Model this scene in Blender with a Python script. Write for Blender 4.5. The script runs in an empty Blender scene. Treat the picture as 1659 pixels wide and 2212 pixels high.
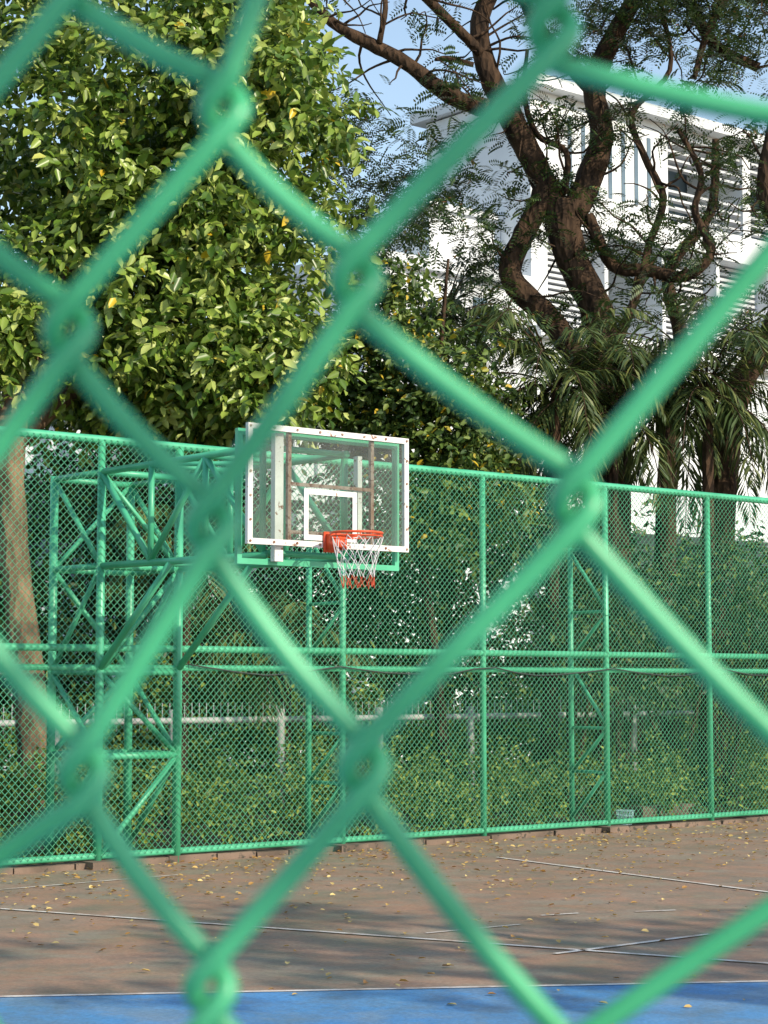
import bpy, math, random
import numpy as np
from mathutils import Vector, Matrix
random.seed(7)
R = np.random.default_rng(11)
scene = bpy.context.scene
TH = math.radians(39.7); CO, SI = math.cos(TH), math.sin(TH)
D0 = 21.25
GZ = -0.08
def P(s, n, z):
    """site frame: s along the court fence, n towards the court, z up"""
    return Vector((s*CO + n*SI, D0 + s*SI - n*CO, z))
AX_S = Vector((CO, SI, 0)); AX_N = Vector((SI, -CO, 0)); AX_Z = Vector((0, 0, 1))

# ------------------------------------------------------------------ materials
def new_mat(name):
    m = bpy.data.materials.new(name); m.use_nodes = True
    nt = m.node_tree
    b = nt.nodes['Principled BSDF']
    return m, nt, b
def ramp(nt, fac, cols):
    r = nt.nodes.new('ShaderNodeValToRGB')
    while len(r.color_ramp.elements) < len(cols): r.color_ramp.elements.new(0.5)
    for e, (p, c) in zip(r.color_ramp.elements, cols):
        e.position = p; e.color = (*c, 1)
    nt.links.new(fac, r.inputs['Fac'])
    return r.outputs['Color']
def noise(nt, scale, detail=4, rough=0.55, coord='Object', vec=None, stretch=None):
    if vec is None:
        tc = nt.nodes.new('ShaderNodeTexCoord'); vec = tc.outputs[coord]
    if stretch:
        mp = nt.nodes.new('ShaderNodeMapping'); mp.inputs['Scale'].default_value = stretch
        nt.links.new(vec, mp.inputs['Vector']); vec = mp.outputs['Vector']
    n = nt.nodes.new('ShaderNodeTexNoise'); n.inputs['Scale'].default_value = scale
    n.inputs['Detail'].default_value = detail; n.inputs['Roughness'].default_value = rough
    nt.links.new(vec, n.inputs['Vector'])
    return n.outputs['Fac']
def mixc(nt, fac, a, b):
    m = nt.nodes.new('ShaderNodeMix'); m.data_type = 'RGBA'
    if isinstance(fac, float): m.inputs[0].default_value = fac
    else: nt.links.new(fac, m.inputs[0])
    for v, i in ((a, 6), (b, 7)):
        if isinstance(v, tuple): m.inputs[i].default_value = (*v, 1)
        else: nt.links.new(v, m.inputs[i])
    return m.outputs[2]
def bump(nt, b, h, strength=0.4, dist=0.02):
    bp = nt.nodes.new('ShaderNodeBump'); bp.inputs['Strength'].default_value = strength
    bp.inputs['Distance'].default_value = dist
    nt.links.new(h, bp.inputs['Height']); nt.links.new(bp.outputs['Normal'], b.inputs['Normal'])
def paint(name, base, dark, spot=None, rough=0.45, scale=3.0, spotlim=0.66, metal=0.0):
    m, nt, b = new_mat(name)
    c = ramp(nt, noise(nt, scale, 5), [(0.3, dark), (0.6, base)])
    if spot:
        f = ramp(nt, noise(nt, scale*4, 6, 0.7), [(spotlim, (0, 0, 0)), (spotlim+0.05, (1, 1, 1))])
        c = mixc(nt, f, c, spot)
    nt.links.new(c, b.inputs['Base Color'])
    b.inputs['Roughness'].default_value = rough; b.inputs['Metallic'].default_value = metal
    return m
def leafmat(name, cols, trans=0.3, rough=0.5):
    m, nt, b = new_mat(name)
    g = nt.nodes.new('ShaderNodeNewGeometry')
    c = ramp(nt, g.outputs['Random Per Island'], cols)
    nt.links.new(c, b.inputs['Base Color'])
    b.inputs['Roughness'].default_value = rough
    b.inputs['Specular IOR Level'].default_value = 0.45
    t = nt.nodes.new('ShaderNodeBsdfTranslucent')
    nt.links.new(mixc(nt, 0.35, c, (0.12, 0.18, 0.02)), t.inputs['Color'])
    mx = nt.nodes.new('ShaderNodeMixShader'); mx.inputs[0].default_value = trans
    nt.links.new(b.outputs[0], mx.inputs[1]); nt.links.new(t.outputs[0], mx.inputs[2])
    nt.links.new(mx.outputs[0], nt.nodes['Material Output'].inputs['Surface'])
    return m

M_GREEN = paint('green_pipe_paint', (0.085, 0.46, 0.265), (0.05, 0.34, 0.18), (0.10, 0.16, 0.09), 0.38, 2.5, 0.72)
M_MESH = paint('green_mesh_coating', (0.085, 0.40, 0.23), (0.05, 0.29, 0.15), None, 0.4, 1.5)
M_NEAR = paint('pvc_wire_coating', (0.072, 0.45, 0.215), (0.04, 0.34, 0.145), (0.13, 0.20, 0.11), 0.33, 18, 0.70)
M_WHITE = paint('white_board_paint', (0.78, 0.77, 0.75), (0.62, 0.60, 0.58), (0.22, 0.09, 0.04), 0.5, 3, 0.60)
M_RUST = paint('rusty_steel', (0.40, 0.30, 0.25), (0.24, 0.10, 0.045), (0.16, 0.05, 0.02), 0.8, 5, 0.52)
M_ORANGE = paint('rim_orange', (0.75, 0.10, 0.03), (0.60, 0.07, 0.02), (0.3, 0.06, 0.03), 0.45, 9, 0.7)
M_NETW = paint('net_cord_white', (0.75, 0.75, 0.76), (0.6, 0.6, 0.62), None, 0.9)
M_NETR = paint('net_cord_red', (0.6, 0.10, 0.05), (0.5, 0.08, 0.04), None, 0.9)
M_WALL = paint('white_render', (0.74, 0.77, 0.80), (0.58, 0.61, 0.64), None, 0.8, 0.5)
M_LOUV = paint('louvre_metal', (0.58, 0.60, 0.63), (0.45, 0.47, 0.50), None, 0.5, 2)
M_GLASSD = paint('window_glass_dark', (0.14, 0.20, 0.25), (0.07, 0.10, 0.13), None, 0.12, 0.6)
M_RAIL = paint('galvanised_pipe', (0.50, 0.50, 0.50), (0.33, 0.33, 0.33), (0.2, 0.14, 0.1), 0.6, 4, 0.62)
M_CONC = paint('old_concrete', (0.20, 0.14, 0.105), (0.08, 0.06, 0.045), (0.05, 0.045, 0.035), 0.9, 2.5, 0.55)
M_CABLE = paint('black_cable', (0.03, 0.05, 0.04), (0.02, 0.03, 0.03), None, 0.6)
M_BASK = paint('pale_blue_plastic', (0.35, 0.52, 0.55), (0.2, 0.35, 0.4), None, 0.5, 5)
def glassmat():
    m, nt, b = new_mat('acrylic_board')
    t = nt.nodes.new('ShaderNodeBsdfTransparent'); t.inputs['Color'].default_value = (0.90, 0.93, 0.91, 1)
    b.inputs['Base Color'].default_value = (0.30, 0.32, 0.31, 1); b.inputs['Roughness'].default_value = 0.15
    f = ramp(nt, noise(nt, 2.0, 6, 0.6), [(0.3, (0.06,)*3), (0.75, (0.18,)*3)])
    mx = nt.nodes.new('ShaderNodeMixShader'); nt.links.new(f, mx.inputs[0])
    nt.links.new(t.outputs[0], mx.inputs[1]); nt.links.new(b.outputs[0], mx.inputs[2])
    nt.links.new(mx.outputs[0], nt.nodes['Material Output'].inputs['Surface'])
    return m
M_GLASS = glassmat()
def barkmat(name, light, dark, sc=6):
    m, nt, b = new_mat(name)
    n1 = noise(nt, sc, 8, 0.7, stretch=(1, 1, 0.35))
    c = ramp(nt, n1, [(0.35, dark), (0.65, light)])
    nt.links.new(c, b.inputs['Base Color']); b.inputs['Roughness'].default_value = 0.95
    b.inputs['Specular IOR Level'].default_value = 0.2
    v = nt.nodes.new('ShaderNodeTexVoronoi'); v.inputs['Scale'].default_value = sc*2.2
    tc = nt.nodes.new('ShaderNodeTexCoord'); mp = nt.nodes.new('ShaderNodeMapping'); mp.inputs['Scale'].default_value = (1, 1, 0.4)
    nt.links.new(tc.outputs['Object'], mp.inputs['Vector']); nt.links.new(mp.outputs['Vector'], v.inputs['Vector'])
    bump(nt, b, v.outputs['Distance'], 0.9, 0.05)
    return m
M_BARK = barkmat('rain_tree_bark', (0.09, 0.055, 0.034), (0.018, 0.012, 0.009))
M_BARK2 = barkmat('pale_bark', (0.27, 0.18, 0.11), (0.07, 0.048, 0.032), 4)
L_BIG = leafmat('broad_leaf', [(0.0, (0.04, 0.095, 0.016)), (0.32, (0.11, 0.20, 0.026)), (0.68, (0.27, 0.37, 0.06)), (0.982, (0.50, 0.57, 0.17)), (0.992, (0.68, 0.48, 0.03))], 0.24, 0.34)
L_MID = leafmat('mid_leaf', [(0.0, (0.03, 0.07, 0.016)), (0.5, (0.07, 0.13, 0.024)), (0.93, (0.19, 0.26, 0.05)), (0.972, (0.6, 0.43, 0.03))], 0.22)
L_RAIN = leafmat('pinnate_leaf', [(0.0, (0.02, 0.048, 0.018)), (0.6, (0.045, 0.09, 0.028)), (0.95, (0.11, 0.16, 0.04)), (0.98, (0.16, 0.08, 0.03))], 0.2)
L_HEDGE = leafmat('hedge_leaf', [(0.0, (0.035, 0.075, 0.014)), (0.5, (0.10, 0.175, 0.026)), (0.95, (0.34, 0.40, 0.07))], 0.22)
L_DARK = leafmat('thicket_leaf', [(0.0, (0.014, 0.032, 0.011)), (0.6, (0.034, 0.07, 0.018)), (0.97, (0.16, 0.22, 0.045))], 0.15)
L_PALM = leafmat('palm_leaflet', [(0.0, (0.035, 0.065, 0.02)), (0.6, (0.07, 0.11, 0.03)), (0.97, (0.18, 0.20, 0.06))], 0.15)
L_DRY = leafmat('dry_leaf', [(0.0, (0.26, 0.12, 0.03)), (0.4, (0.50, 0.30, 0.08)), (0.8, (0.65, 0.50, 0.20))], 0.1)

# ------------------------------------------------------------------ mesh tools
class Bag:
    def __init__(s): s.v = []; s.f = []
    def tube(s, path, radii, seg=8, caps=True, jitter=0.0):
        path = [Vector(p) for p in path]; n = len(path)
        if not hasattr(radii, '__len__'): radii = [radii]*n
        t0 = (path[1]-path[0]).normalized()
        up = Vector((0, 0, 1)) if abs(t0.z) < 0.9 else Vector((1, 0, 0))
        u = t0.cross(up).normalized()
        base = len(s.v)
        for i, p in enumerate(path):
            t = (path[min(i+1, n-1)]-path[max(i-1, 0)]).normalized()
            u = (u - t*u.dot(t)).normalized(); w = t.cross(u)
            for k in range(seg):
                a = 2*math.pi*k/seg; r = radii[i]*(1+jitter*(random.random()-.5))
                s.v.append(p + u*(math.cos(a)*r) + w*(math.sin(a)*r))
        for i in range(n-1):
            for k in range(seg):
                a = base+i*seg+k; b = base+i*seg+(k+1) % seg
                s.f.append((a, b, b+seg, a+seg))
        if caps:
            s.f.append(tuple(base+k for k in range(seg))[::-1])
            s.f.append(tuple(base+(n-1)*seg+k for k in range(seg)))
    def box(s, c, h, ax=(AX_S, AX_N, AX_Z)):
        c = Vector(c); b = len(s.v)
        for dz in (-1, 1):
            for dy in (-1, 1):
                for dx in (-1, 1):
                    s.v.append(c+ax[0]*(dx*h[0])+ax[1]*(dy*h[1])+ax[2]*(dz*h[2]))
        for q in ((0, 2, 3, 1), (4, 5, 7, 6), (0, 1, 5, 4), (2, 6, 7, 3), (0, 4, 6, 2), (1, 3, 7, 5)):
            s.f.append(tuple(b+i for i in q))
    def sbox(s, s0, s1, n0, n1, z0, z1):
        s.box(P((s0+s1)/2, (n0+n1)/2, (z0+z1)/2), (abs(s1-s0)/2, abs(n1-n0)/2, abs(z1-z0)/2))
    def obj(s, name, mat, parent=None, smooth=False):
        me = bpy.data.meshes.new(name); me.from_pydata([tuple(v) for v in s.v], [], s.f)
        me.materials.append(mat)
        if smooth: me.polygons.foreach_set('use_smooth', [True]*len(me.polygons))
        o = bpy.data.objects.new(name, me); scene.collection.objects.link(o)
        if parent: o.parent = parent
        return o
def empty(name, loc=(0, 0, 0)):
    e = bpy.data.objects.new(name, None); scene.collection.objects.link(e); e.empty_display_size = 0.3
    return e
def mesh_np(name, V, F, mat, parent=None):
    me = bpy.data.meshes.new(name)
    V = V.reshape(-1, 3).astype(np.float32); nf, k = F.shape
    me.vertices.add(len(V)); me.vertices.foreach_set('co', V.ravel())
    me.loops.add(nf*k); me.loops.foreach_set('vertex_index', F.ravel().astype(np.int32))
    me.polygons.add(nf); me.polygons.foreach_set('loop_start', (np.arange(nf)*k).astype(np.int32))
    me.update(calc_edges=True); me.validate()
    me.materials.append(mat)
    o = bpy.data.objects.new(name, me); scene.collection.objects.link(o)
    if parent: o.parent = parent
    return o
def unit(a): return a/np.maximum(np.linalg.norm(a, axis=-1, keepdims=True), 1e-9)
def leafgeo(C, D, N, L, W):
    """folded pointed leaves: 6 verts, 2 quads each"""
    D = unit(D); S = unit(np.cross(D, N)); N = unit(np.cross(S, D))
    L = L[:, None]; W = W[:, None]
    V = np.stack([C, C+D*L*.32+S*W*.5+N*W*.16, C+D*L*.72+S*W*.38+N*W*.10, C+D*L-N*L*.10,
                  C+D*L*.72-S*W*.38+N*W*.10, C+D*L*.32-S*W*.5+N*W*.16], axis=1)
    return V
def leaves_obj(name, V, mat, parent=None):
    n = V.shape[0]; b = (np.arange(n)*6)[:, None]
    F = np.concatenate([b+np.array([[0, 1, 2, 3]]), b+np.array([[0, 3, 4, 5]])], axis=1).reshape(-1, 4)
    return mesh_np(name, V, F, mat, parent)
def quads_obj(name, V, mat, parent=None):
    n = V.shape[0]; F = np.arange(n*4).reshape(-1, 4)
    return mesh_np(name, V, F, mat, parent)
def sprays(clumps, twigs, per, L, aspect=0.5, droop=0.35, rmin=0.35, step=0.055):
    """leafy twigs pushed outward from each clump"""
    clumps = np.asarray(clumps, float); m = len(clumps)
    c = np.repeat(clumps, twigs, axis=0); n = len(c)
    d = unit(R.normal(size=(n, 3))); r = rmin+(1-rmin)*R.random((n, 1))**0.6
    o = c[:, :3]+c[:, 3:6]*d*r
    td = unit(d+R.normal(size=(n, 3))*.45+np.array([0, 0, -droop]))
    side = unit(np.cross(td, unit(R.normal(size=(n, 3))*.5+np.array([0, 0, 1.]))))
    k = np.tile(np.arange(per), n); o = np.repeat(o, per, 0); td = np.repeat(td, per, 0); side = np.repeat(side, per, 0)
    sg = np.where(k % 2 == 0, 1., -1.)[:, None]
    C = o+td*(k[:, None]*step)+R.normal(size=o.shape)*.02
    D = unit(td*.55+side*sg*.8+R.normal(size=o.shape)*.35+np.array([0, 0, -droop*.6]))
    N = unit(np.array([0.38, -.42, .60])+R.normal(size=o.shape)*.5)
    Ls = L*(.65+.6*R.random(len(C)))
    return leafgeo(C, D, N, Ls, Ls*aspect)
def shell_clumps(c, rad, m, rc, lo=0.55):
    d = unit(R.normal(size=(m, 3))); r = lo+(1-lo)*R.random((m, 1))
    p = np.array(c)+np.array(rad)*d*r
    q = rc*(.6+.8*R.random((m, 1)))
    return np.hstack([p, q*1.1, q*1.1, q*.8])
def catmull(pts, sub=5):
    pts = [np.array(p, float) for p in pts]; out = []
    q = [2*pts[0]-pts[1]]+pts+[2*pts[-1]-pts[-2]]
    for i in range(1, len(q)-2):
        p0, p1, p2, p3 = q[i-1:i+3]
        for j in range(sub):
            t = j/sub
            out.append(.5*((2*p1)+(-p0+p2)*t+(2*p0-5*p1+4*p2-p3)*t*t+(-p0+3*p1-3*p2+p3)*t**3))
    out.append(pts[-1]); return out
def limb(bag, pts, seg=10, sub=5, jit=0.12):
    """pts: (x,y,z,r)"""
    c = catmull(pts, sub)
    bag.tube([p[:3] for p in c], [max(p[3], .008) for p in c], seg, True, jit)
    return c

# ------------------------------------------------------------------ ground, court
def sheet(name, corners, z, mat):
    b = Bag(); b.v = [Vector((*c[:2], z)) for c in corners]; b.f = [tuple(range(len(corners)))]
    return b.obj(name, mat)
m, nt, b = new_mat('soil_and_litter')
c = ramp(nt, noise(nt, 0.8, 8, .7), [(.3, (.05, .04, .025)), (.5, (.10, .085, .05)), (.7, (.06, .08, .03))])
nt.links.new(c, b.inputs['Base Color']); b.inputs['Roughness'].default_value = 1
bump(nt, b, noise(nt, 9, 6), .6, .05)
M_SOIL = m
sheet('ground', [(-400, -400), (400, -400), (400, 400), (-400, 400)], GZ-.03, M_SOIL)
def courtmat(name, a, bcol, c3, stain, grey):
    m, nt, b = new_mat(name)
    base = ramp(nt, noise(nt, .55, 7, .6), [(.32, a), (.5, bcol), (.68, c3)])
    st = ramp(nt, noise(nt, 2.6, 8, .72), [(.42, (0, 0, 0)), (.64, (1, 1, 1))])
    col = mixc(nt, st, base, stain)
    gr = ramp(nt, noise(nt, 1.1, 9, .75, stretch=(1, 1.6, 1)), [(.50, (0, 0, 0)), (.62, (.75,)*3)])
    col = mixc(nt, gr, col, grey)
    fine = ramp(nt, noise(nt, 45, 4, .7), [(.3, (.68,)*3), (.7, (1.2,)*3)])
    mm = nt.nodes.new('ShaderNodeMix'); mm.data_type = 'RGBA'; mm.blend_type = 'MULTIPLY'; mm.inputs[0].default_value = .9
    nt.links.new(col, mm.inputs[6]); nt.links.new(fine, mm.inputs[7])
    nt.links.new(mm.outputs[2], b.inputs['Base Color'])
    rr = ramp(nt, noise(nt, 1.2, 5), [(.35, (.42,)*3), (.65, (.7,)*3)])
    nt.links.new(rr, b.inputs['Roughness'])
    bump(nt, b, noise(nt, 120, 3), .25, .004)
    return m
M_COURT = courtmat('court_paint_brown', (.28, .18, .13), (.37, .215, .145), (.31, .235, .18), (.23, .185, .145), (.29, .25, .195))
M_BLUE = courtmat('court_paint_blue', (.07, .23, .50), (.09, .28, .57), (.11, .29, .50), (.12, .22, .35), (.18, .28, .40))
cc = [P(-40, .05, 0), P(40, .05, 0), P(40, 40, 0), P(-40, 40, 0)]
sheet('basketball_court', [c[:2] for c in cc], GZ, M_COURT)
e0 = Vector((-2.2, 11.2)); e1 = Vector((2.33, 11.78)); ed = (e1-e0).normalized(); en = Vector((ed.y, -ed.x))
sheet('court_blue_area', [e0-ed*14, e1+ed*14, e1+ed*14+en*14, e0-ed*14+en*14], GZ+.004, M_BLUE)
m, nt, b = new_mat('worn_line_paint')
f = ramp(nt, noise(nt, 5, 8, .75), [(.36, (0, 0, 0)), (.56, (1, 1, 1))])
nt.links.new(mixc(nt, f, (.36, .27, .21), (.70, .66, .62)), b.inputs['Base Color']); b.inputs['Roughness'].default_value = .8
M_LINE = m
lb = Bag()
def gline(p, q, w=.045):
    p = Vector((*p, GZ+.008)); q = Vector((*q, GZ+.008)); d = (q-p).normalized(); n = Vector((-d.y, d.x, 0))*w/2
    i = len(lb.v); lb.v += [p-n, q-n, q+n, p+n]; lb.f.append((i, i+1, i+2, i+3))
gline(e0-ed*10, e1+ed*10, .05)
gline((-5.4, 16.8), (5.2, 11.0), .05)
gline((1.15, 20.0), (5.0, 14.0), .055)
gline((1.12, 12.95), (2.3, 13.95), .05)
gline((1.20, 15.05), (1.50, 15.2), .035); gline((1.95, 15.3), (2.28, 15.4), .035)
gline((-3.3, 16.9), (-1.9, 18.2), .03)
gline((0.3, 14.0), (1.0, 14.5), .03)
lb.obj('court_lines', M_LINE)

kb = Bag(); s = -12.0
while s < 14:
    w = random.uniform(.35, .7); h = random.uniform(-.01, .012)
    kb.sbox(s, s+w-.015, -.16+random.uniform(-.02, .02), .06+random.uniform(-.015, .015), GZ-.05, GZ+.055+h)
    s += w
for s_ in (-.58, 3.47, -3.6, 7.5):
    kb.sbox(s_-.16, s_+.20, -.1, .20, GZ-.02, GZ+.07)
kb.obj('concrete_kerb', M_CONC)

# ------------------------------------------------------------------ court fence
fence = empty('chain_link_fence')
fb = Bag()
S0, S1, FT = -13.0, 13.5, 4.07
for z, rr in ((.03, .034), (1.84, .032), (2.03, .036), (FT, .042)):
    fb.tube([P(x, .0, z) for x in np.linspace(S0, S1, 60)], rr, 10)
posts = [-11.6, -9.6, -7.6, -5.6, -3.6, -2.69, -.58, 1.46, 3.47, 5.34, 7.3, 9.3, 11.3, 13.4]
for x in posts:
    fb.tube([P(x, 0.003, GZ), P(x, 0.003, FT-.02)], .037 if x != -2.69 else .045, 10)
    for z in (.5, 1.2, 2.5, 3.1, 3.7):     # tie wires
        fb.tube([P(x-.04, .03, z), P(x, .047, z+.005), P(x+.04, .03, z)], .005, 5)
fb.obj('frame', M_GREEN, fence, True)
bb = Bag()
for x in (-7.6, -.58, 3.47, 7.3, 11.3):
    ht = 3.35; d = -.59
    bb.tube([P(x, d, GZ), P(x, d, ht)], .033, 8)
    zs = [.05, .62, 1.15, 1.62, 2.0, 2.55, 2.95, 3.32]
    for i, z in enumerate(zs):
        if i in (1, 2, 4, 5, 7): bb.tube([P(x, 0, z), P(x, d, z)], .022, 6)
    seq = [(0, .62), (d, .05)], [(d, .62), (0, 1.12)], [(0, 1.18), (d, 1.9)] , [(d, 2.0), (0, 2.5)], [(0, 2.58), (d, 3.3)]
    for a_, b_ in seq: bb.tube([P(x, a_[0], a_[1]), P(x, b_[0], b_[1])], .022, 6)
bb.obj('buttress_frames', M_GREEN, fence, True)
wb = Bag(); pitch = .072; rw = .0032
def wires(sgn, nn, z0, z1, s0, s1):
    H = z1-z0; x = s0-H
    while x < s1+H:
        lo, hi = max(s0, x), min(s1, x+H)
        if hi > lo:
            if sgn > 0: A = (lo, z0+(lo-x)); B = (hi, z0+(hi-x))
            else: A = (lo, z1-(lo-x)); B = (hi, z1-(hi-x))
            k = max(2, int((hi-lo)/.2)); pts = []
            for i in range(k+1):
                t = i/k; ss_, zz_ = A[0]+(B[0]-A[0])*t, A[1]+(B[1]-A[1])*t
                bow = .012*math.sin(ss_*2.1+zz_*1.3)+.006*math.sin(ss_*5.3-zz_*3.1)
                pts.append(P(ss_+.004*math.sin(zz_*7+ss_*3), nn+bow*(0 if i in (0, k) else 1), zz_))
            wb.tube(pts, rw, 4, False)
        x += pitch
for (za, zb) in ((.03, 1.84), (1.84, 2.03), (2.03, FT)):
    wires(1, .042, za, zb, S0, S1); wires(-1, .048, za, zb, S0, S1)
wb.obj('wire_mesh', M_MESH, fence, True)
cb = Bag()
pts = []
for i, x in enumerate(np.linspace(-2.6, 10, 40)):
    k = (x+2.6) % 2.03/2.03
    pts.append(P(x, .06, 1.88-.10*4*k*(1-k)+.01*math.sin(x*5)))
cb.tube(pts, .009, 6); cb.obj('cable', M_CABLE, fence, True)

# ------------------------------------------------------------------ basketball hoop
hoop = empty('basketball_hoop')
tb = Bag()
sl, sr, nb = -3.6, -2.69, -.9
for (a, n_) in ((sl, .012), (sr, .012), (sl, nb), (sr, nb)):
    tb.tube([P(a, n_, GZ), P(a, n_, 3.78)], .043, 10)
for z in (.98, 1.80, 2.83, 3.75):
    tb.tube([P(sl, .012, z), P(sr, .012, z)], .036, 8); tb.tube([P(sl, nb, z), P(sr, nb, z)], .032, 8)
    tb.tube([P(sl, .012, z), P(sl, nb, z)], .032, 8); tb.tube([P(sr, .012, z), P(sr, nb, z)], .032, 8)
lev = [GZ+.08, .98, 1.80, 2.83, 3.75]
for i in range(4):
    z0, z1 = lev[i], lev[i+1]
    f = i % 2
    tb.tube([P(sl if not f else sr, .012, z0), P(sr if not f else sl, .012, z1)], .028, 8)
    tb.tube([P(sr if not f else sl, nb, z0), P(sl if not f else sr, nb, z1)], .028, 8)
    for a in (sl, sr):
        tb.tube([P(a, .012 if f else nb, z0), P(a, nb if f else .012, z1)], .026, 8)
for a in (sl, sr):
    tb.tube([P(a, 0, 3.75), P(a, 2.72, 3.75)], .034, 8); tb.tube([P(a, 0, 2.83), P(a, 2.72, 2.80)], .034, 8)
    for nn in (.9, 1.8, 2.68): tb.tube([P(a, nn, 2.82), P(a, nn, 3.75)], .03, 8)
    tb.tube([P(a, .02, 3.74), P(a, .9, 2.84)], .032, 8); tb.tube([P(a, .9, 2.84), P(a, 1.8, 3.74)], .03, 8)
    tb.tube([P(a, 1.8, 3.74), P(a, 2.68, 2.84)], .03, 8)
    tb.tube([P(a, .02, 1.83), P(a, 1.25, 2.81)], .034, 8)
for nn in (.9, 1.8, 2.68):
    for z in (2.82, 3.75): tb.tube([P(sl, nn, z), P(sr, nn, z)], .028, 8)
tb.tube([P(sl, .9, 3.75), P(sr, 1.8, 3.75)], .024, 8); tb.tube([P(sl, 1.8, 2.82), P(sr, .9, 2.82)], .024, 8)
tb.obj('support_truss', M_GREEN, hoop, True)
def rect(bag, s0, s1, n_, z0, z1, w, t):
    bag.sbox(s0, s0+w, n_-t, n_+t, z0+w, z1-w); bag.sbox(s1-w, s1, n_-t, n_+t, z0+w, z1-w)
    bag.sbox(s0, s1, n_-t, n_+t, z0, z0+w); bag.sbox(s0, s1, n_-t, n_+t, z1-w, z1)
fr = Bag(); rect(fr, -3.94, -2.13, 2.76, 2.71, 3.88, .05, .022); fr.obj('rear_frame', M_GREEN, hoop)
BN = 2.90; b0, b1, z0, z1 = -3.93, -2.13, 2.875, 3.915
wbd = Bag(); rect(wbd, b0, b1, BN, z0, z1, .05, .02)
sc_ = (b0+b1)/2
rect(wbd, sc_-.295, sc_+.295, BN+.012, z0+.06, z0+.06+.45, .048, .004)
wbd.obj('board_frame_and_target', M_WHITE, hoop)
gb = Bag(); gb.sbox(b0+.05, b1-.05, BN-.004, BN+.004, z0+.05, z1-.05); gb.obj('board_panel', M_GLASS, hoop)
rb = Bag()
for x in (-3.46, -2.53):
    rb.sbox(x-.018, x+.018, 2.85, 2.885, z0+.03, z1-.05)
for z in (3.0, 3.42): rb.sbox(-3.44, -2.55, 2.862, 2.884, z-.015, z+.015)
rb.obj('rusty_bracing', M_RUST, hoop)
ch = Bag(); ch.sbox(-3.60, -3.51, 2.80, 2.86, 2.74, 3.86); ch.sbox(-2.68, -2.63, 2.80, 2.86, 2.98, 3.72); ch.obj('mounting_channels', M_WHITE, hoop)
bolt = Bag()
for i in range(8):
    x = b0+.025+(b1-b0-.05)*i/7
    for z in (z0+.025, z1-.025): bolt.tube([P(x, BN+.018, z), P(x, BN+.028, z)], .012, 6)
for i in range(1, 5):
    z = z0+(z1-z0)*i/5
    for x in (b0+.025, b1-.025): bolt.tube([P(x, BN+.018, z), P(x, BN+.028, z)], .012, 6)
bolt.obj('bolts', M_RUST, hoop)
RZ = 2.985; rc_n = BN+.15+.225
ri = Bag()
for (rad, zz, tr) in ((.225, RZ, .011), (.225, RZ-.03, .006)):
    ri.tube([P(sc_+rad*math.cos(a), rc_n+rad*math.sin(a), zz) for a in np.linspace(0, 2*math.pi, 41)], tr, 8, False)
ri.sbox(sc_-.09, sc_+.09, BN+.022, BN+.04, RZ-.15, RZ+.03)
ri.sbox(sc_-.075, sc_+.075, BN+.04, BN+.16, RZ-.012, RZ+.008)
ri.sbox(sc_-.075, sc_-.065, BN+.04, BN+.15, RZ-.13, RZ-.012); ri.sbox(sc_+.065, sc_+.075, BN+.04, BN+.15, RZ-.13, RZ-.012)
ri.sbox(sc_-.065, sc_+.065, BN+.14, BN+.15, RZ-.11, RZ-.012)
for sg in (-1, 1):
    ri.tube([P(sc_+sg*.07, BN+.14, RZ-.02), P(sc_+sg*.17, rc_n-.14, RZ-.005)], .009, 6)
for k in range(12):
    a = 2*math.pi*k/12; ri.tube([P(sc_+.225*math.cos(a), rc_n+.225*math.sin(a), RZ-.01), P(sc_+.222*math.cos(a), rc_n+.222*math.sin(a), RZ-.04)], .005, 5)
ri.obj('rim', M_ORANGE, hoop, True)
nw, nr = Bag(), Bag()
def netp(a, t):
    rad = .222*(1-t)**1.3+.135*(1-(1-t)**1.3)+.012*math.sin(3*a+t*4); sway = .03*t
    return P(sc_+rad*math.cos(a)+sway, rc_n+rad*math.sin(a), RZ-.03-.44*t+.012*math.sin(5*a)*t)
for k in range(12):
    for sg in (-1, 1):
        a0 = 2*math.pi*k/12
        pts = [netp(a0+sg*2*math.pi/12*2.5*t+.07*math.sin(9*t+k*2), t) for t in np.linspace(0, .78, 14)]
        nw.tube(pts, .0034, 5, False)
        pts = [netp(a0+sg*2*math.pi/12*2.5*t+.07*math.sin(9*t+k*2), t) for t in np.linspace(.78, 1, 5)]
        nr.tube(pts, .0036, 5, False)
nw.obj('net', M_NETW, hoop, True); nr.obj('net_hem', M_NETR, hoop, True)

# ------------------------------------------------------------------ rail fence behind
rf = Bag(); nR = -4.0
rf.tube([P(x, nR, 1.22) for x in np.linspace(-12, 22, 40)], .04, 8)
x = 1.577-1.66*8
while x < 22:
    rf.tube([P(x, nR, GZ), P(x, nR, 1.22), P(x, nR, 1.36)], .055, 8); x += 1.66
x = -12
while x < 22:
    rf.tube([P(x, nR-.02, 1.1), P(x, nR-.02, 1.44)], .006, 4); x += .11
rf.obj('metal_railing', M_RAIL, None, True)

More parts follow.
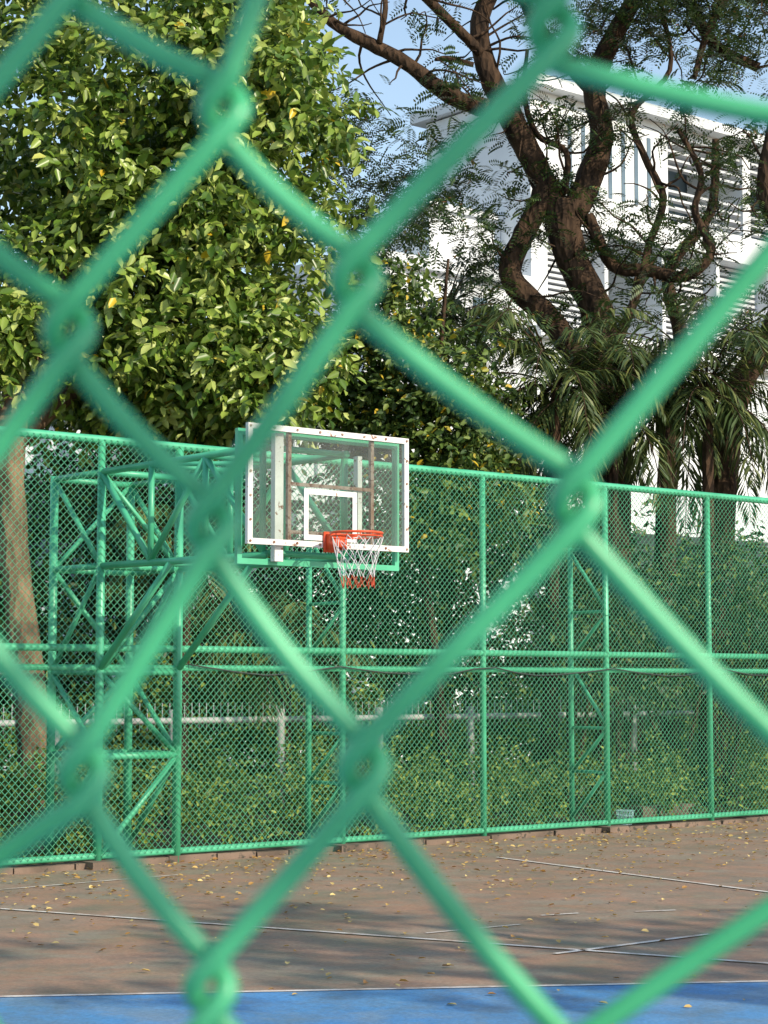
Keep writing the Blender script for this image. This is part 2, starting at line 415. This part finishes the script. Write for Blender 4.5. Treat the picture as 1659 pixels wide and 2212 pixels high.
# ------------------------------------------------------------------ building
bld = empty('white_building')
w = Bag(); g = Bag(); lv = Bag()
w.sbox(-16, 12, -18, -15.5, 0, 7.2); w.sbox(-16.2, 12.0, -18.2, -15.3, 7.2, 7.5)
for x in np.arange(-15, 11.5, 2.4):
    g.sbox(x, x+1.5, -15.6, -15.46, 3.6, 5.4); w.sbox(x-.1, x+1.6, -15.45, -15.2, 5.4, 5.5)
for x in np.arange(-16, 11.9, .6): w.sbox(x, x+.08, -15.5, -15.4, 6.0, 7.1)
w.sbox(12.0, 16.78, -18, -15.1, 0, 10.6); w.sbox(11.9, 16.78, -18.1, -14.9, 10.6, 10.85)
w.sbox(14.6, 16.78, -18, -16.0, 10.85, 12.3); w.sbox(14.5, 16.78, -18.1, -15.9, 12.3, 12.45)
g.sbox(15.1, 15.5, -15.12, -15.06, 8.6, 10.2)
for z in (9.2, 7.4): w.sbox(12.0, 16.78, -15.1, -15.04, z, z+.08)
g.sbox(17, 46, -18.5, -17.0, 0, 15.0)
w.sbox(16.8, 46, -17.0, -15.0, 5.2, 9.5); w.sbox(16.8, 46, -16.6, -14.7, 9.5, 9.75)
w.sbox(16.8, 17.3, -17.0, -15.0, 9.75, 12.2)
w.sbox(16.8, 46, -17.0, -15.0, 12.2, 12.9)
w.sbox(16.8, 21.2, -17.0, -15.0, 12.9, 15.0)
w.sbox(16.8, 46, -17.0, -15.0, 15.0, 15.25); w.sbox(16.6, 46.2, -19, -14.6, 15.25, 15.5)
w.sbox(16.79, 17.4, -18.6, -17.0, 0, 15.2)
for x in np.arange(18.0, 21, .45): g.sbox(x, x+.12, -15.02, -14.98, 13.1, 14.8)
for x in np.arange(21.2, 46, 3.1):
    w.sbox(x, x+.3, -16.9, -15.05, 12.9, 15.0)
    for z in np.arange(13.05, 14.95, .2):
        if 13.8 < z < 14.2: continue
        lv.sbox(x+.3, x+3.1, -15.3, -15.12, z, z+.06)
for i, x in enumerate(np.arange(17.3, 46, 2.0)):
    w.sbox(x, x+.12, -16.9, -15.1, 9.75, 12.2)
    if i % 3 != 1:
        for z in np.arange(9.85, 12.15, .14): lv.sbox(x+.12, x+2.0, -15.6, -15.48, z, z+.07)
for x in np.arange(17.2, 46, 4.0): w.sbox(x, x+.5, -16.2, -15.2, 0, 5.2)
for (sc0, sc1, zz, rr_) in ((13.2, 16.2, 8.0, .8), (24.5, 30.5, 10.6, .9)):
    i = len(w.v); K = 14
    for k in range(K+1):
        a = math.pi*k/K
        for n_ in (-14.2, -15.05):
            w.v.append(P((sc0+sc1)/2+(sc1-sc0)/2*math.cos(a), n_, zz+rr_*math.sin(a)))
    for k in range(K): w.f.append((i+2*k, i+2*k+1, i+2*k+3, i+2*k+2))
    w.f.append(tuple(i+2*k for k in range(K+1)))
w.obj('walls', M_WALL, bld); g.obj('windows', M_GLASSD, bld); lv.obj('louvres', M_LOUV, bld)

# ------------------------------------------------------------------ left broadleaf tree
lt = empty('broadleaf_tree'); tk = Bag()
limb(tk, [(-3.95, 22.9, GZ, .30), (-4.05, 22.9, .6, .22), (-4.2, 23, 1.8, .20), (-4.4, 23.1, 3.2, .18), (-4.5, 23.2, 4.6, .2), (-4.3, 23.8, 5.8, .16), (-3.9, 24.6, 7.2, .12), (-3.4, 24.8, 9.4, .07)], 12)
limb(tk, [(-4.45, 23.4, 4.6, .12), (-3.9, 24.4, 5.4, .10), (-2.9, 24.8, 6.2, .08), (-1.6, 24.8, 7.4, .04)])
limb(tk, [(-4.3, 23.6, 5.6, .12), (-5.2, 24.2, 6.8, .09), (-6, 24.4, 8.4, .04)])
tk.obj('trunk', M_BARK2, lt, True)
cl = np.vstack([shell_clumps((-3.7, 24.6, 8.3), (3.1, 2.6, 3.4), 130, .54, .62),
                shell_clumps((-2.6, 24.4, 6.7), (2.0, 1.9, 1.9), 50, .46, .6),
                shell_clumps((-1.9, 24.3, 9.2), (1.35, 1.5, 2.0), 36, .46, .4),
                shell_clumps((-1.9, 24.6, 5.4), (1.6, 1.2, .7), 38, .40, .2),
                shell_clumps((-3.4, 24.9, 5.5), (1.3, .8, .5), 18, .40, .2),
                shell_clumps((-4.7, 22.7, 5.9), (.7, .5, .8), 14, .34, .2),
                shell_clumps((-4.0, 25.4, 7.6), (2.6, 1.6, 2.9), 50, .7, .1)])
leaves_obj('foliage', sprays(cl, 32, 5, .175, .5, .45, .35, .07), L_BIG, lt)
ct = empty('yellow_leaf_tree'); tk = Bag()
limb(tk, [(.9, 26.8, GZ, .10), (.7, 26.8, 2, .08), (.5, 26.9, 4, .06), (.75, 26.8, 6, .04), (.9, 26.8, 7.6, .02)])
limb(tk, [(.5, 26.9, 4, .05), (1.2, 26.8, 5.2, .03)]); tk.obj('trunk', M_BARK, ct, True)
cl = np.vstack([shell_clumps((.75, 26.6, 5.6), (1.35, 1.0, 1.1), 44, .40, .2), shell_clumps((.0, 26.9, 6.7), (.8, .9, 1.0), 18, .36, .2),
                shell_clumps((1.1, 26.5, 4.2), (1.2, .6, .9), 26, .34, .2), shell_clumps((-.6, 27, 5.4), (1.0, .6, .9), 24, .38, .2)])
leaves_obj('foliage', sprays(cl, 30, 5, .12, .5, .4), L_MID, ct)

# ------------------------------------------------------------------ rain tree
rt = empty('rain_tree'); tk = Bag(); Y = 30.0
skel = []
def br(lst, y0=Y, y1=None, seg=10):
    y1 = y0 if y1 is None else y1; n = len(lst)
    pts = [(p[0], y0+(y1-y0)*i/(n-1)+random.uniform(-.05, .05), p[1], p[2]) for i, p in enumerate(lst)]
    c = limb(tk, pts, seg, 5, .14); skel.append(c); return c
br([(3.6, GZ, .45), (3.5, 3.3, .33), (3.54, 5.8, .31), (3.46, 6.85, .28), (3.29, 7.55, .25), (2.95, 8.3, .25), (2.82, 8.85, .29), (2.85, 9.25, .27)], Y, Y, 14)
br([(2.75, 9.0, .2), (2.52, 9.5, .2), (2.2, 10.1, .2), (1.9, 10.7, .19), (1.6, 11.3, .17), (1.5, 12.0, .15), (1.75, 12.7, .13), (1.9, 13.8, .1)], Y, Y-.4, 12)
br([(2.95, 9.0, .2), (3.2, 9.5, .22), (3.45, 10.3, .19), (3.35, 11.1, .18), (3.58, 11.8, .16), (4.1, 12.8, .13), (4.5, 14, .1)], Y, Y+.5, 12)
br([(3.38, 11.0, .13), (2.9, 11.5, .12), (2.5, 11.9, .11), (2.2, 12.4, .1), (2.0, 13.2, .07)], Y+.3, Y-.5)
br([(3.3, 4.5, .22), (3.3, 5.9, .2), (3.1, 6.6, .19), (2.6, 7.35, .2), (1.98, 8.0, .18), (2.15, 8.6, .17), (2.42, 9.15, .17), (2.5, 9.6, .14)], Y+.1, Y-.1, 12)
br([(1.95, 10.6, .16), (1.35, 10.65, .14), (.85, 10.85, .13), (.32, 11.2, .11), (-.2, 11.45, .10), (-.8, 11.75, .08), (-1.4, 12.4, .06), (-1.7, 13.2, .04)], Y-.3, Y-1.4)
br([(1.5, 11.5, .09), (1.0, 11.9, .08), (.4, 12.35, .07), (-.3, 12.55, .05), (-1.0, 12.75, .04)], Y-.4, Y-1.6)
br([(-.07, 11.45, .05), (.02, 12.1, .04), (-.2, 12.8, .03)], Y-1)
br([(1.4, 11.3, .04), (1.0, 11.4, .045), (.8, 11.38, .03)], Y-.4)
br([(3.2, 9.0, .09), (3.57, 8.2, .10), (4.1, 8.1, .10), (4.7, 8.0, .09), (5.1, 8.4, .075), (4.85, 9.0, .06), (4.95, 9.6, .05), (4.6, 10.3, .04)], Y, Y-.3)
br([(4.5, GZ, .2), (4.5, 4, .17), (4.62, 6.05, .15), (4.8, 7.2, .13), (4.6, 8.3, .10), (5.3, 9.3, .08), (5.4, 10.5, .06)], Y+1)
br([(5.0, GZ, .3), (5.1, 4, .25), (5.4, 6.1, .21), (5.9, 6.9, .2), (6.3, 8.2, .17), (5.9, 9.2, .15), (6.1, 10.5, .12)], Y-.5)
br([(3.5, 6.7, .1), (3.93, 7.7, .07), (4.14, 8.5, .06), (4.38, 9.25, .06), (4.1, 9.9, .055), (3.9, 10.6, .05), (4.5, 11.3, .04), (4.4, 12.3, .03)], Y-.1)
br([(2.25, 11.6, .03), (2.2, 10.9, .04), (2.4, 10.25, .05), (2.85, 9.95, .05), (2.82, 9.3, .06)], Y-.2)
br([(4.2, 13.6, .11), (4.85, 12.7, .10), (5.3, 11.9, .09), (6.0, 11.5, .08)], Y+.4)
br([(5.0, 14, .1), (5.5, 12.9, .08), (5.1, 11.9, .06), (4.9, 11.2, .04)], Y)
br([(6.6, 12.5, .1), (5.8, 12.6, .08), (5.2, 13.2, .06)], Y)
tips = []
for c in list(skel):
    for p in c:
        if p[2] > 7.5 and random.random() < .5:
            d = Vector((random.gauss(0, 1), random.gauss(0, .8), random.gauss(.25, .8))).normalized()
            q = Vector(p[:3]); pts = [(*q, min(p[3]*.4, .028))]; L_ = random.uniform(.6, 1.7); rr_ = min(p[3]*.4, .024)
            keep = random.random() < (.8 if q.z > 11.2 and q.x > 3 else .38 if q.x > 1.8 else .2)
            for k in range(1, 6):
                d = (d+Vector((random.gauss(0, .35), random.gauss(0, .35), random.gauss(.03, .35)))).normalized()
                q = q+d*L_/5; pts.append((*q, rr_*(1-k/6)+.002))
                if k > 1 and keep: tips.append(tuple(q))
            limb(tk, pts, 5, 2, 0)
tk.obj('trunk_and_limbs', M_BARK, rt, True)
def pinnate(centers, spread, count):
    """feathery compound leaves: rows of small leaflets"""
    c = np.asarray(centers, float); idx = R.integers(0, len(c), count)
    o = c[idx]+R.normal(size=(count, 3))*spread
    d = unit(R.normal(size=(count, 3))*np.array([1, 1, .35])+np.array([0, 0, -.25]))
    up = unit(R.normal(size=(count, 3))*.45+np.array([0, 0, 1.])); sd = unit(np.cross(d, up))
    K = 7; out = []
    for pin in (-1, 1):
        for k in range(K):
            base = o+d*(.04*k)+np.array([0, 0, -.002*k*k]); L_ = .095*(1-.5*abs(k/K-.4))
            D_ = unit(d*.45+sd*pin); W_ = unit(np.cross(D_, up))*.017
            out.append(np.stack([base, base+D_*L_*.5+W_, base+D_*L_, base+D_*L_*.5-W_], axis=1))
    return np.concatenate(out)
reg = []
def region(x, z, rx, rz, n, y=Y):
    for _ in range(n): reg.append((x+R.normal()*rx*.6, y+R.normal()*1.0, z+R.normal()*rz*.6))
region(0.25, 9.9, 1.1, .6, 20); region(.6, 9.0, .9, .5, 8); region(1.5, 8.7, .6, .5, 5)
region(5.4, 12.5, 1.2, .8, 42); region(4.3, 12.6, 1.1, .7, 22); region(5.3, 9.9, 1.0, 1.3, 9)
region(3.9, 7.4, 1.2, .5, 9); region(5.5, 7.0, .9, .7, 18); region(-.7, 10.7, .4, .5, 5)
region(1.6, 7.2, .9, .5, 10); region(-.1, 8.9, .5, 1.0, 14)
V = pinnate(reg, .22, 4200)
V2 = pinnate(tips, .14, 2200)
quads_obj('foliage', np.concatenate([V, V2]), L_RAIN, rt)

# ------------------------------------------------------------------ palms
def palm(name, base, crown, nf, L, seed, droop=1.0, wd=.019):
    rr = np.random.default_rng(seed); e = empty(name); t = Bag()
    b_, c_ = Vector(base), Vector(crown)
    limb(t, [(*b_, .14), (*(b_.lerp(c_, .5)), .10), (*(b_.lerp(c_, .9)), .08), (*c_, .06)], 10, 5, .1)
    out = []
    for i in range(nf):
        az = 2*math.pi*i/nf*2.4+rr.normal()*.3; el = rr.uniform(-.2, 1.25)
        d = Vector((math.cos(az)*math.cos(el), math.sin(az)*math.cos(el), math.sin(el))); q = c_.copy(); pts = [q.copy()]
        n = 24; l = L*rr.uniform(.8, 1.15)
        for k in range(n):
            d = (d+Vector((0, 0, -.095*droop*(.4+k/n)))).normalized(); q = q+d*(l/n); pts.append(q.copy())
        t.tube(pts, [.014*(1-k/(n+2))+.003 for k in range(len(pts))], 4, False)
        for k in range(3, n+1):
            tt = (pts[k]-pts[k-1]).normalized(); sd = tt.cross(Vector((0, 0, 1)))
            if sd.length < .1: sd = Vector((1, 0, 0))
            sd.normalize(); ll = .58*math.sin(math.pi*min(1, .12+k/n*.83))**.6
            for sg in (-1, 1):
                for h in (0, .5):
                    o = pts[k-1].lerp(pts[k], h)
                    dd = (tt*.75+sd*sg*.8+Vector((rr.normal()*.12, rr.normal()*.12, -.35+rr.normal()*.15))).normalized()
                    m_ = o+dd*ll*.5; e_ = m_+(dd+Vector((0, 0, -.7))).normalized()*ll*.5; wv = dd.cross(Vector((rr.normal()*.4, rr.normal()*.4, 1))).normalized()*wd
                    out.append([o-wv*.4, m_-wv, e_, m_+wv])
    t.obj('trunk', M_BARK, e, True)
    quads_obj('fronds', np.array([[list(v) for v in q] for q in out]), L_PALM, e)
palm('palm_tree', (2.3, 27.5, GZ), (2.45, 27.5, 5.9), 26, 2.3, 3, 1.2)
palm('palm_tree', (3.1, 28.0, GZ), (3.35, 28.0, 5.5), 28, 2.5, 5, 1.4)
palm('palm_tree', (4.7, 28.3, GZ), (4.75, 28.3, 5.9), 28, 2.4, 8, 1.3)
palm('palm_tree', (1.0, 31.5, GZ), (1.0, 31.5, 7.6), 16, 1.5, 9, .8)
palm('palm_tree', (-2.6, 24.5, GZ), (-2.5, 24.5, 3.2), 14, 1.5, 12, 1.0)
palm('palm_tree', (-1.3, 25.5, GZ), (-1.3, 25.5, 2.2), 14, 1.4, 15, 1.0)

# ------------------------------------------------------------------ hedge and thicket
def strip(m, s0, s1, n0, n1, zf, rc):
    out = []
    for _ in range(m):
        s_ = R.uniform(s0, s1); n_ = R.uniform(n0, n1); z_ = zf(s_, n_)
        if z_ is None: continue
        p = P(s_, n_, z_); q = rc*R.uniform(.6, 1.3); out.append((p.x, p.y, p.z, q, q, q*.8))
    return np.array(out)
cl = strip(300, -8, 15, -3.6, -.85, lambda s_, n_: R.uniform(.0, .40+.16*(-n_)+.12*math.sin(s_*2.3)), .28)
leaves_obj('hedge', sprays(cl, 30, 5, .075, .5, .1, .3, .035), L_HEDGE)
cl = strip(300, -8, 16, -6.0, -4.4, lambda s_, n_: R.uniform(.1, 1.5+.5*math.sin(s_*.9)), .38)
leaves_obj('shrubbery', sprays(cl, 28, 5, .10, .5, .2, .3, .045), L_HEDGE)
cl = strip(110, 4.6, 15, -2.9, -1.3, lambda s_, n_: R.uniform(1.6, 3.4+.4*math.sin(s_*1.7)), .40)
sk_ = Bag()
for s_ in (4.9, 5.9, 7.0, 8.1, 9.3, 10.6, 12.0, 13.4):
    a = P(s_, -2.1, GZ)
    for k in range(3):
        b_ = a+Vector((random.uniform(-.6, .6), random.uniform(-.4, .4), random.uniform(2.2, 3.2)))
        limb(sk_, [(*a, .04), (*(a.lerp(b_, .5)+Vector((random.uniform(-.15, .15), 0, 0))), .028), (*b_, .012)], 6)
bush = empty('tall_bushes'); sk_.obj('stems', M_BARK, bush, True)
leaves_obj('foliage', sprays(cl, 26, 5, .11, .45, .35, .2, .06), L_DARK, bush)
def gap(s_, z_): return 7.0 < s_ < 9.7 and 2.55 < z_ < 3.8 and R.random() < .9
def tz(s_, n_):
    z_ = R.uniform(.7, 4.6+.6*math.sin(s_*.8)+(1.0 if 5 < s_ < 9.5 else -.5 if s_ > 9.5 else 0))
    return None if gap(s_, z_) else z_
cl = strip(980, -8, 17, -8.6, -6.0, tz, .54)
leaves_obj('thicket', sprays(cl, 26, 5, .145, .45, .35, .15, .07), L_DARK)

# fallen leaves on the court
n = 2300
ss = R.uniform(-7, 9, n); nn = .08+R.exponential(2.6, n)
C = np.array([list(P(a, b_, GZ+.012)) for a, b_ in zip(ss, nn)])
ang = R.uniform(0, 6.28, n); D = np.stack([np.cos(ang), np.sin(ang), R.uniform(0, .35, n)], 1)
N = unit(R.normal(size=(n, 3))*.25+np.array([0, 0, 1.]))
L_ = R.uniform(.03, .07, n)
leaves_obj('fallen_leaves', leafgeo(C, D, N, L_, L_*.55), L_DRY)

bk = Bag(); c0 = P(4.2, -.4, 0)
for k in range(16):
    a = 2*math.pi*k/16
    bk.tube([c0+Vector((.075*math.cos(a), .075*math.sin(a), GZ)), c0+Vector((.11*math.cos(a), .11*math.sin(a), .12))], .005, 4)
for z, r_ in ((-.05, .078), (.0, .088), (.06, .10), (.12, .112)):
    bk.tube([c0+Vector((r_*math.cos(a), r_*math.sin(a), z)) for a in np.linspace(0, 6.2832, 25)], .007, 5, False)
bk.obj('plastic_basket', M_BASK, None, True)
cbk = Bag(); cbk.sbox(4.9, 5.9, -1.0, -.75, GZ, .12); cbk.obj('concrete_slab', M_CONC)

# ------------------------------------------------------------------ tree at the side of the court (throws the dappled shade), added shade shrub
sh = empty('shade_tree'); tk = Bag()
limb(tk, [(14.5, 1.0, GZ, .4), (14.3, 1.2, 3, .3), (13.5, 2, 6, .25), (12.4, 2.8, 8, .15), (11, 3.2, 9, .08)])
limb(tk, [(14.3, 1.2, 3, .2), (13, 3.5, 6.5, .15), (11.5, 5.5, 8.5, .06)])
tk.obj('trunk', M_BARK, sh, True)
cl = shell_clumps((13.0, 3.6, 8.8), (3.9, 3.3, 1.2), 30, .32, .2)
leaves_obj('foliage', sprays(cl, 18, 6, .15, .5, .3), L_MID, sh)
sh = empty('added_shade_shrub'); tk = Bag()  # unseen shrub behind the camera, added to dapple the near fence wires
for k in range(5):
    limb(tk, [(1.5, -.9, GZ, .02), (1.35+random.uniform(-.1, .1), -.8, 1.2, .014), (.9+random.uniform(-.25, .25), -.55+random.uniform(-.2, .2), 2.4, .006)], 6)
tk.obj('stems', M_BARK, sh, True)
cl = shell_clumps((.84, -.50, 2.50), (.20, .14, .24), 10, .10, .1)
leaves_obj('foliage', sprays(cl, 7, 4, .07, .5, .3, .3, .03), L_MID, sh)

# ------------------------------------------------------------------ near chain link fence (wires are 4.2 mm, mesh about 80 mm)
nf = empty('chain_link_fence')
nodes = {}
known = {(-1, 0): (-77, 59), (-1, 1): (-78, -7), (-1, 2): (-78, -72),
         (0, 0): (-54.3, 95), (0, 1): (-55, 31.7), (0, 2): (-52.6, -45.7), (0, 3): (-53, -118),
         (1, 0): (-28, 70.6), (1, 1): (-30.4, -2.3), (1, 2): (-30.4, -83),
         (2, 0): (-15, 116), (2, 1): (-4.9, 40.6), (2, 2): (-3.6, -44.5), (2, 3): (0, -121),
         (3, 0): (29.6, 84.7), (3, 1): (33.6, 2.1), (3, 2): (32.4, -97),
         (4, 0): (80, 150), (4, 1): (78.5, 63), (4, 2): (81, -55), (4, 3): (80, -140)}
for c in range(-14, 17):
    odd = c % 2
    if c < -1: x = -78-26*(-1-c)
    elif c > 4: x = 80+40*(c-4)
    else: x = {-1: -78, 0: -54, 1: -30, 2: -4, 3: 32, 4: 80}[c]
    ks = sorted(r_ for (cc_, r_) in known if cc_ == c)
    for r_ in range(-8, 23):
        if (c, r_) in known: nodes[(c, r_)] = known[(c, r_)]; continue
        z = 112-79*r_ if not odd else 72.5-79*r_
        if ks:
            if r_ < ks[0]: z = known[(c, ks[0])][1]+79*(ks[0]-r_)
            else: z = known[(c, ks[-1])][1]-79*(r_-ks[-1])
        nodes[(c, r_)] = (x+random.uniform(-1.5, 1.5), z+random.uniform(-1.5, 1.5))
nbag = Bag(); q = 2.1
for c in range(-14, 16):
    seq = []
    for r_ in range(-8, 23):
        for cc_ in (c, c+1): seq.append((nodes[(cc_, r_)], cc_))
    seq.sort(key=lambda t: -t[0][1])
    info = []
    for (x, z), cc_ in seq:
        left = cc_ == c+1           # wire reaches this node from its left side
        if left: info.append(((x-1.0, z+5.2, q), [(x+2.6, z+1.2, .3*q), (x+2.4, z-1.8, -.6*q)], (x-1.0, z-5.6, -q)))
        else:    info.append(((x+1.0, z+5.2, -q), [(x-2.6, z+1.2, -.4*q), (x-2.4, z-2.0, .5*q)], (x+1.0, z-6.0, q)))
    pts = []
    for i, (U, hk, L_) in enumerate(info):
        pts.append(U); pts += hk; pts.append(L_)
        if i+1 < len(info):
            V_ = info[i+1][0]
            for t in (.10, .36, .64, .90):
                bow = .7*math.sin(math.pi*t)*(1 if (i+c) % 2 else -1)
                pts.append((L_[0]+(V_[0]-L_[0])*t+bow, L_[1]+(V_[1]-L_[1])*t+bow, L_[2]+(V_[2]-L_[2])*t))
    cpts = catmull([(a/1000, d/1000, b_/1000) for a, b_, d in pts], 3)
    nbag.tube([Vector(p) for p in cpts], .00212, 10, True)
pit = math.radians(5.0)
o = nbag.obj('wire_mesh', M_NEAR, nf, True)
camz = 1.70
o.location = (0, .34*math.cos(pit), camz+.34*math.sin(pit)); o.rotation_euler = (pit, 0, 0)

# ------------------------------------------------------------------ light, sky, camera
to_sun = Vector((.66, -.53, .50)).normalized()
sun = bpy.data.lights.new('sun', 'SUN'); sun.energy = 5.0; sun.angle = math.radians(.5); sun.color = (1, .88, .68)
so = bpy.data.objects.new('sun', sun); scene.collection.objects.link(so)
so.rotation_euler = to_sun.to_track_quat('Z', 'Y').to_euler(); so.location = to_sun*40
wld = bpy.data.worlds.new('World'); scene.world = wld; wld.use_nodes = True; nt = wld.node_tree
sk = nt.nodes.new('ShaderNodeTexSky'); sk.sky_type = 'NISHITA'; sk.sun_disc = False
sk.sun_elevation = math.asin(to_sun.z); sk.sun_rotation = math.atan2(to_sun.x, to_sun.y)
sk.air_density = 1.3; sk.dust_density = 0.5; sk.ozone_density = 2.0
hs = nt.nodes.new('ShaderNodeHueSaturation'); hs.inputs['Saturation'].default_value = 0.88; hs.inputs['Value'].default_value = 1.4
nt.links.new(sk.outputs[0], hs.inputs['Color'])
nt.links.new(hs.outputs[0], nt.nodes['Background'].inputs['Color']); nt.nodes['Background'].inputs['Strength'].default_value = .15
cam = bpy.data.cameras.new('camera'); co = bpy.data.objects.new('camera', cam); scene.collection.objects.link(co)
cam.sensor_fit = 'VERTICAL'; cam.sensor_height = 36; cam.sensor_width = 27; cam.lens = 4200/2212*36
cam.clip_start = .02; cam.clip_end = 1200
co.location = (0, 0, camz); co.rotation_euler = (math.radians(90)+pit, 0, 0)
cam.dof.use_dof = True; cam.dof.focus_distance = 18.5; cam.dof.aperture_fstop = 24
scene.camera = co
scene.view_settings.view_transform = 'Standard'; scene.view_settings.look = 'None'; scene.view_settings.exposure = 0
